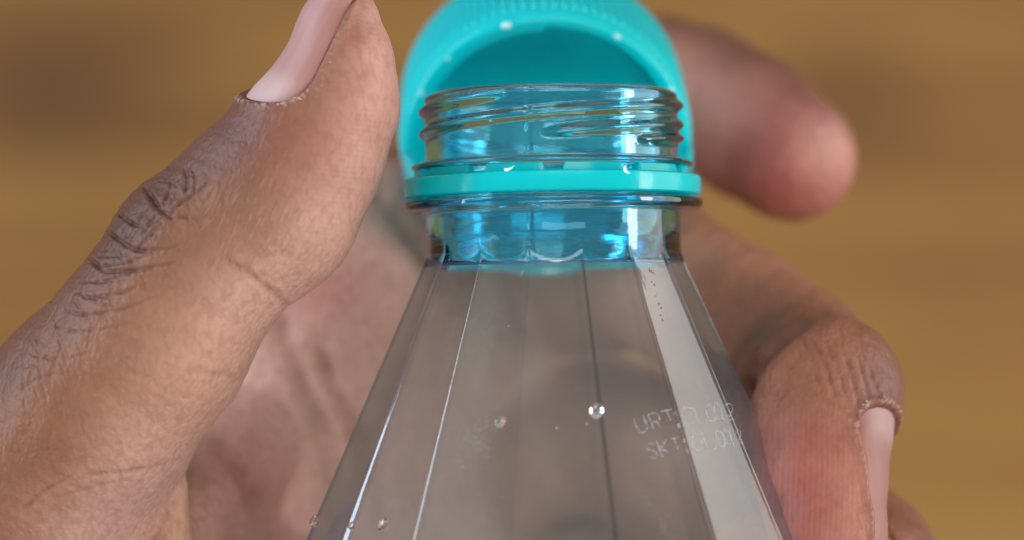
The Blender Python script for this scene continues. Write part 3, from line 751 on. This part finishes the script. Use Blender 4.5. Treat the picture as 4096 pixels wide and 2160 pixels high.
g = G('fingernail')
nn = g.noise(g.coord((1, 0.2, 1), (0, 0, 0)), 0.5, 3)
lun = g.n('Attribute', attribute_name='pigment_and_light').outputs['Color']
bs = g.n('BsdfPrincipled', {'Base Color': g.mix(g.math('MULTIPLY', nn, 0.35), lun, lin(170, 130, 126)), 'Roughness': 0.5, 'IOR': 1.45, 'Subsurface Weight': 0.2,
      'Subsurface Radius': (1.0, 0.5, 0.4), 'Subsurface Scale': 0.001,
      'Normal': g.n('Bump', {'Height': nn, 'Strength': 0.15, 'Distance': 0.0003}).outputs[0]})
nail_m = g.surf(bs.outputs[0])
def surf_r(nl, u, ang):
    ang = ang + nl['tw'] * np.clip(u, 0, 14)
    dirs = nl['n'][None] * np.cos(ang)[:, None] + nl['s'][None] * np.sin(ang)[:, None]
    base = nl['o'][None] + nl['a'][None] * u[:, None]; r = np.full(len(u), 10.0)
    for _ in range(30): r = r - 0.8 * hand_sdf(base + dirs * r[:, None])
    return base, dirs, r
def build_nail(nl, lab, tone):
    nu, na = 46, 31; L = nl['len']
    us = np.linspace(0.05, L, nu); Vv = []; cc = []
    U, T = np.meshgrid(np.linspace(0, 1, nu), np.linspace(-1, 1, na), indexing='ij')
    hw = nl['half'] * (0.9 + 0.10 * U); ang = T * hw * 0.985
    start = 3.4 * (1 - np.sqrt(np.clip(1 - T ** 2 * .97, 0, 1))); end = L + 0.8 - 1.8 * T ** 2
    u = start + (end - start) * U
    tip = max(p[0] @ nl['a'] + p[1] for p in nl['core']) - nl['o'] @ nl['a']
    uq = np.minimum(u, tip - 3.2)
    base, dirs, r = surf_r(nl, uq.ravel(), ang.ravel())
    # keep the plate straight lengthwise: average radius row by row, blended
    r = r.reshape(nu, na)
    base = base + nl['a'][None] * (u - uq).ravel()[:, None]
    off = -0.08 - 0.30 * np.abs(T) ** 4 - 0.25 * (1 - ss(U, 0, 0.10))
    rr = r + off
    for _ in range(3): rr[1:-1] = (rr[:-2] + rr[1:-1] * 2 + rr[2:]) / 4
    top = base + dirs * rr.ravel()[:, None]; bot = base + dirs * (rr.ravel() - 0.45)[:, None]
    Vv = np.concatenate([top, bot]); F = []; n = nu * na
    for k in range(nu - 1):
        for i in range(na - 1):
            q = (k * na + i, (k + 1) * na + i, (k + 1) * na + i + 1, k * na + i + 1); F.append(q); F.append(tuple(j + n for j in q[::-1]))
    ring_ = [k * na for k in range(nu)] + [(nu - 1) * na + i for i in range(1, na)] + [k * na + na - 1 for k in range(nu - 2, -1, -1)] + [i for i in range(na - 2, 0, -1)]
    for x, y in zip(ring_, ring_[1:] + ring_[:1]): F.append((x, y, y + n, x + n))
    m_ = mesh('fingernail', Vv, F)
    bm = bmesh.new(); bm.from_mesh(m_); bmesh.ops.recalc_face_normals(bm, faces=bm.faces); bm.to_mesh(m_); bm.free()
    lun_ = (1 - ss(u, 1.8, 4.2)) * (1 - np.abs(T) ** 2); fr_ = ss(u, L - 1.6, L - 0.8)
    c_ = np.tile(c3(176, 130, 122), (n, 1)); c_ = lerp(c_, c3(192, 160, 162), (np.exp(-((T - .1) / .45) ** 2) * .7).ravel()); c_ = c_ * (1 + .05 * np.sin(T * 37 + 2 * np.sin(T * 11)))[..., None].reshape(-1, 1); c_ = lerp(c_, c3(214, 200, 202), lun_.ravel() * .8); c_ = lerp(c_, c3(222, 212, 196), fr_.ravel())  # pale middle band paints a lengthwise highlight into the nail colour
    c_ = c_ * tone; c_ = lerp(c_, c3(160, 98, 84), (ss(np.abs(T), .86, 1) * .6).ravel())
    at_ = m_.color_attributes.new('pigment_and_light', 'FLOAT_COLOR', 'POINT'); at_.data.foreach_set('color', np.concatenate([np.concatenate([c_, c_]), np.ones((2 * n, 1))], 1).astype(np.float32).ravel())
    o = link_obj('fingernail', m_, nail_m, hand); o['label'] = lab
    m_.set_sharp_from_angle(angle=math.radians(50))
build_nail(NAILS[0], 'thumbnail with pale free edge and dry cuticle', np.array([.80, .66, .62]))
build_nail(NAILS[1], 'nail of the bent middle finger', np.array([.58, .46, .43]))

# flakes of dry skin round the cuticles
g = G('dry_skin')
flake_m = g.surf(g.n('BsdfPrincipled', {'Base Color': lin(196, 168, 148), 'Roughness': 0.9, 'Specular IOR Level': 0.1, 'Subsurface Weight': 0.2, 'Subsurface Scale': 0.0005}).outputs[0])
Fv, Ff = [], []
def flakes(nl, spots):
    for (u, ang, size) in spots:
        b, d_, r = surf_r(nl, np.array([u]), np.array([ang]))
        c_ = b[0] + d_[0] * (r[0] + 0.20); a1 = rng.uniform(0, 6.28)
        n0 = len(Fv); k = 7
        t2 = np.cross(d_[0], nl['a'])
        for lvl in (0, .07):
            for i in range(k):
                rad = size * rng.uniform(.25, 1.3); a_ = a1 + 6.283 * i / k
                Fv.append(c_ + nl['a'] * rad * math.cos(a_) * 0.35 + t2 * rad * math.sin(a_) + d_[0] * (lvl + rng.uniform(-.1, .05)))
        Ff.append(tuple(n0 + i for i in range(k))[::-1]); Ff.append(tuple(n0 + k + i for i in range(k)))
        for i in range(k): j = (i + 1) % k; Ff.append((n0 + i, n0 + j, n0 + k + j, n0 + k + i))
n0_, n1_ = NAILS
sp = []
for sgn, cnt in ((1, 5), (-1, 2)):
    for k in range(cnt):
        t = rng.uniform(0, 1); sp.append((3.4 * (1 - math.sqrt(max(0, 1 - t * t))) + rng.normal(-.45, .25), sgn * t * n0_['half'] * .92, rng.uniform(.14, .42)))
def which_side(nl): return 1 if nl['s'][2] > 0 else -1          # the side of the nail turned to the front
for k in range(3): sp.append((rng.uniform(2.5, 9), which_side(n0_) * n0_['half'] * rng.uniform(1.02, 1.1), rng.uniform(.06, .14)))
flakes(n0_, sp)
sp = []
for sgn, cnt in ((1, 4), (-1, 3)):
    for k in range(cnt):
        t = rng.uniform(0, 1); sp.append((3.4 * (1 - math.sqrt(max(0, 1 - t * t))) + rng.normal(-.5, .3), sgn * t * n1_['half'] * .95, rng.uniform(.14, .40)))
for k in range(3): sp.append((rng.uniform(2, 12), which_side(n1_) * n1_['half'] * rng.uniform(1.03, 1.12), rng.uniform(.06, .18)))
flakes(n1_, sp)
fo = link_obj('dry_skin', mesh('dry_skin', Fv, Ff, False), flake_m, hand); fo['kind'] = 'stuff'
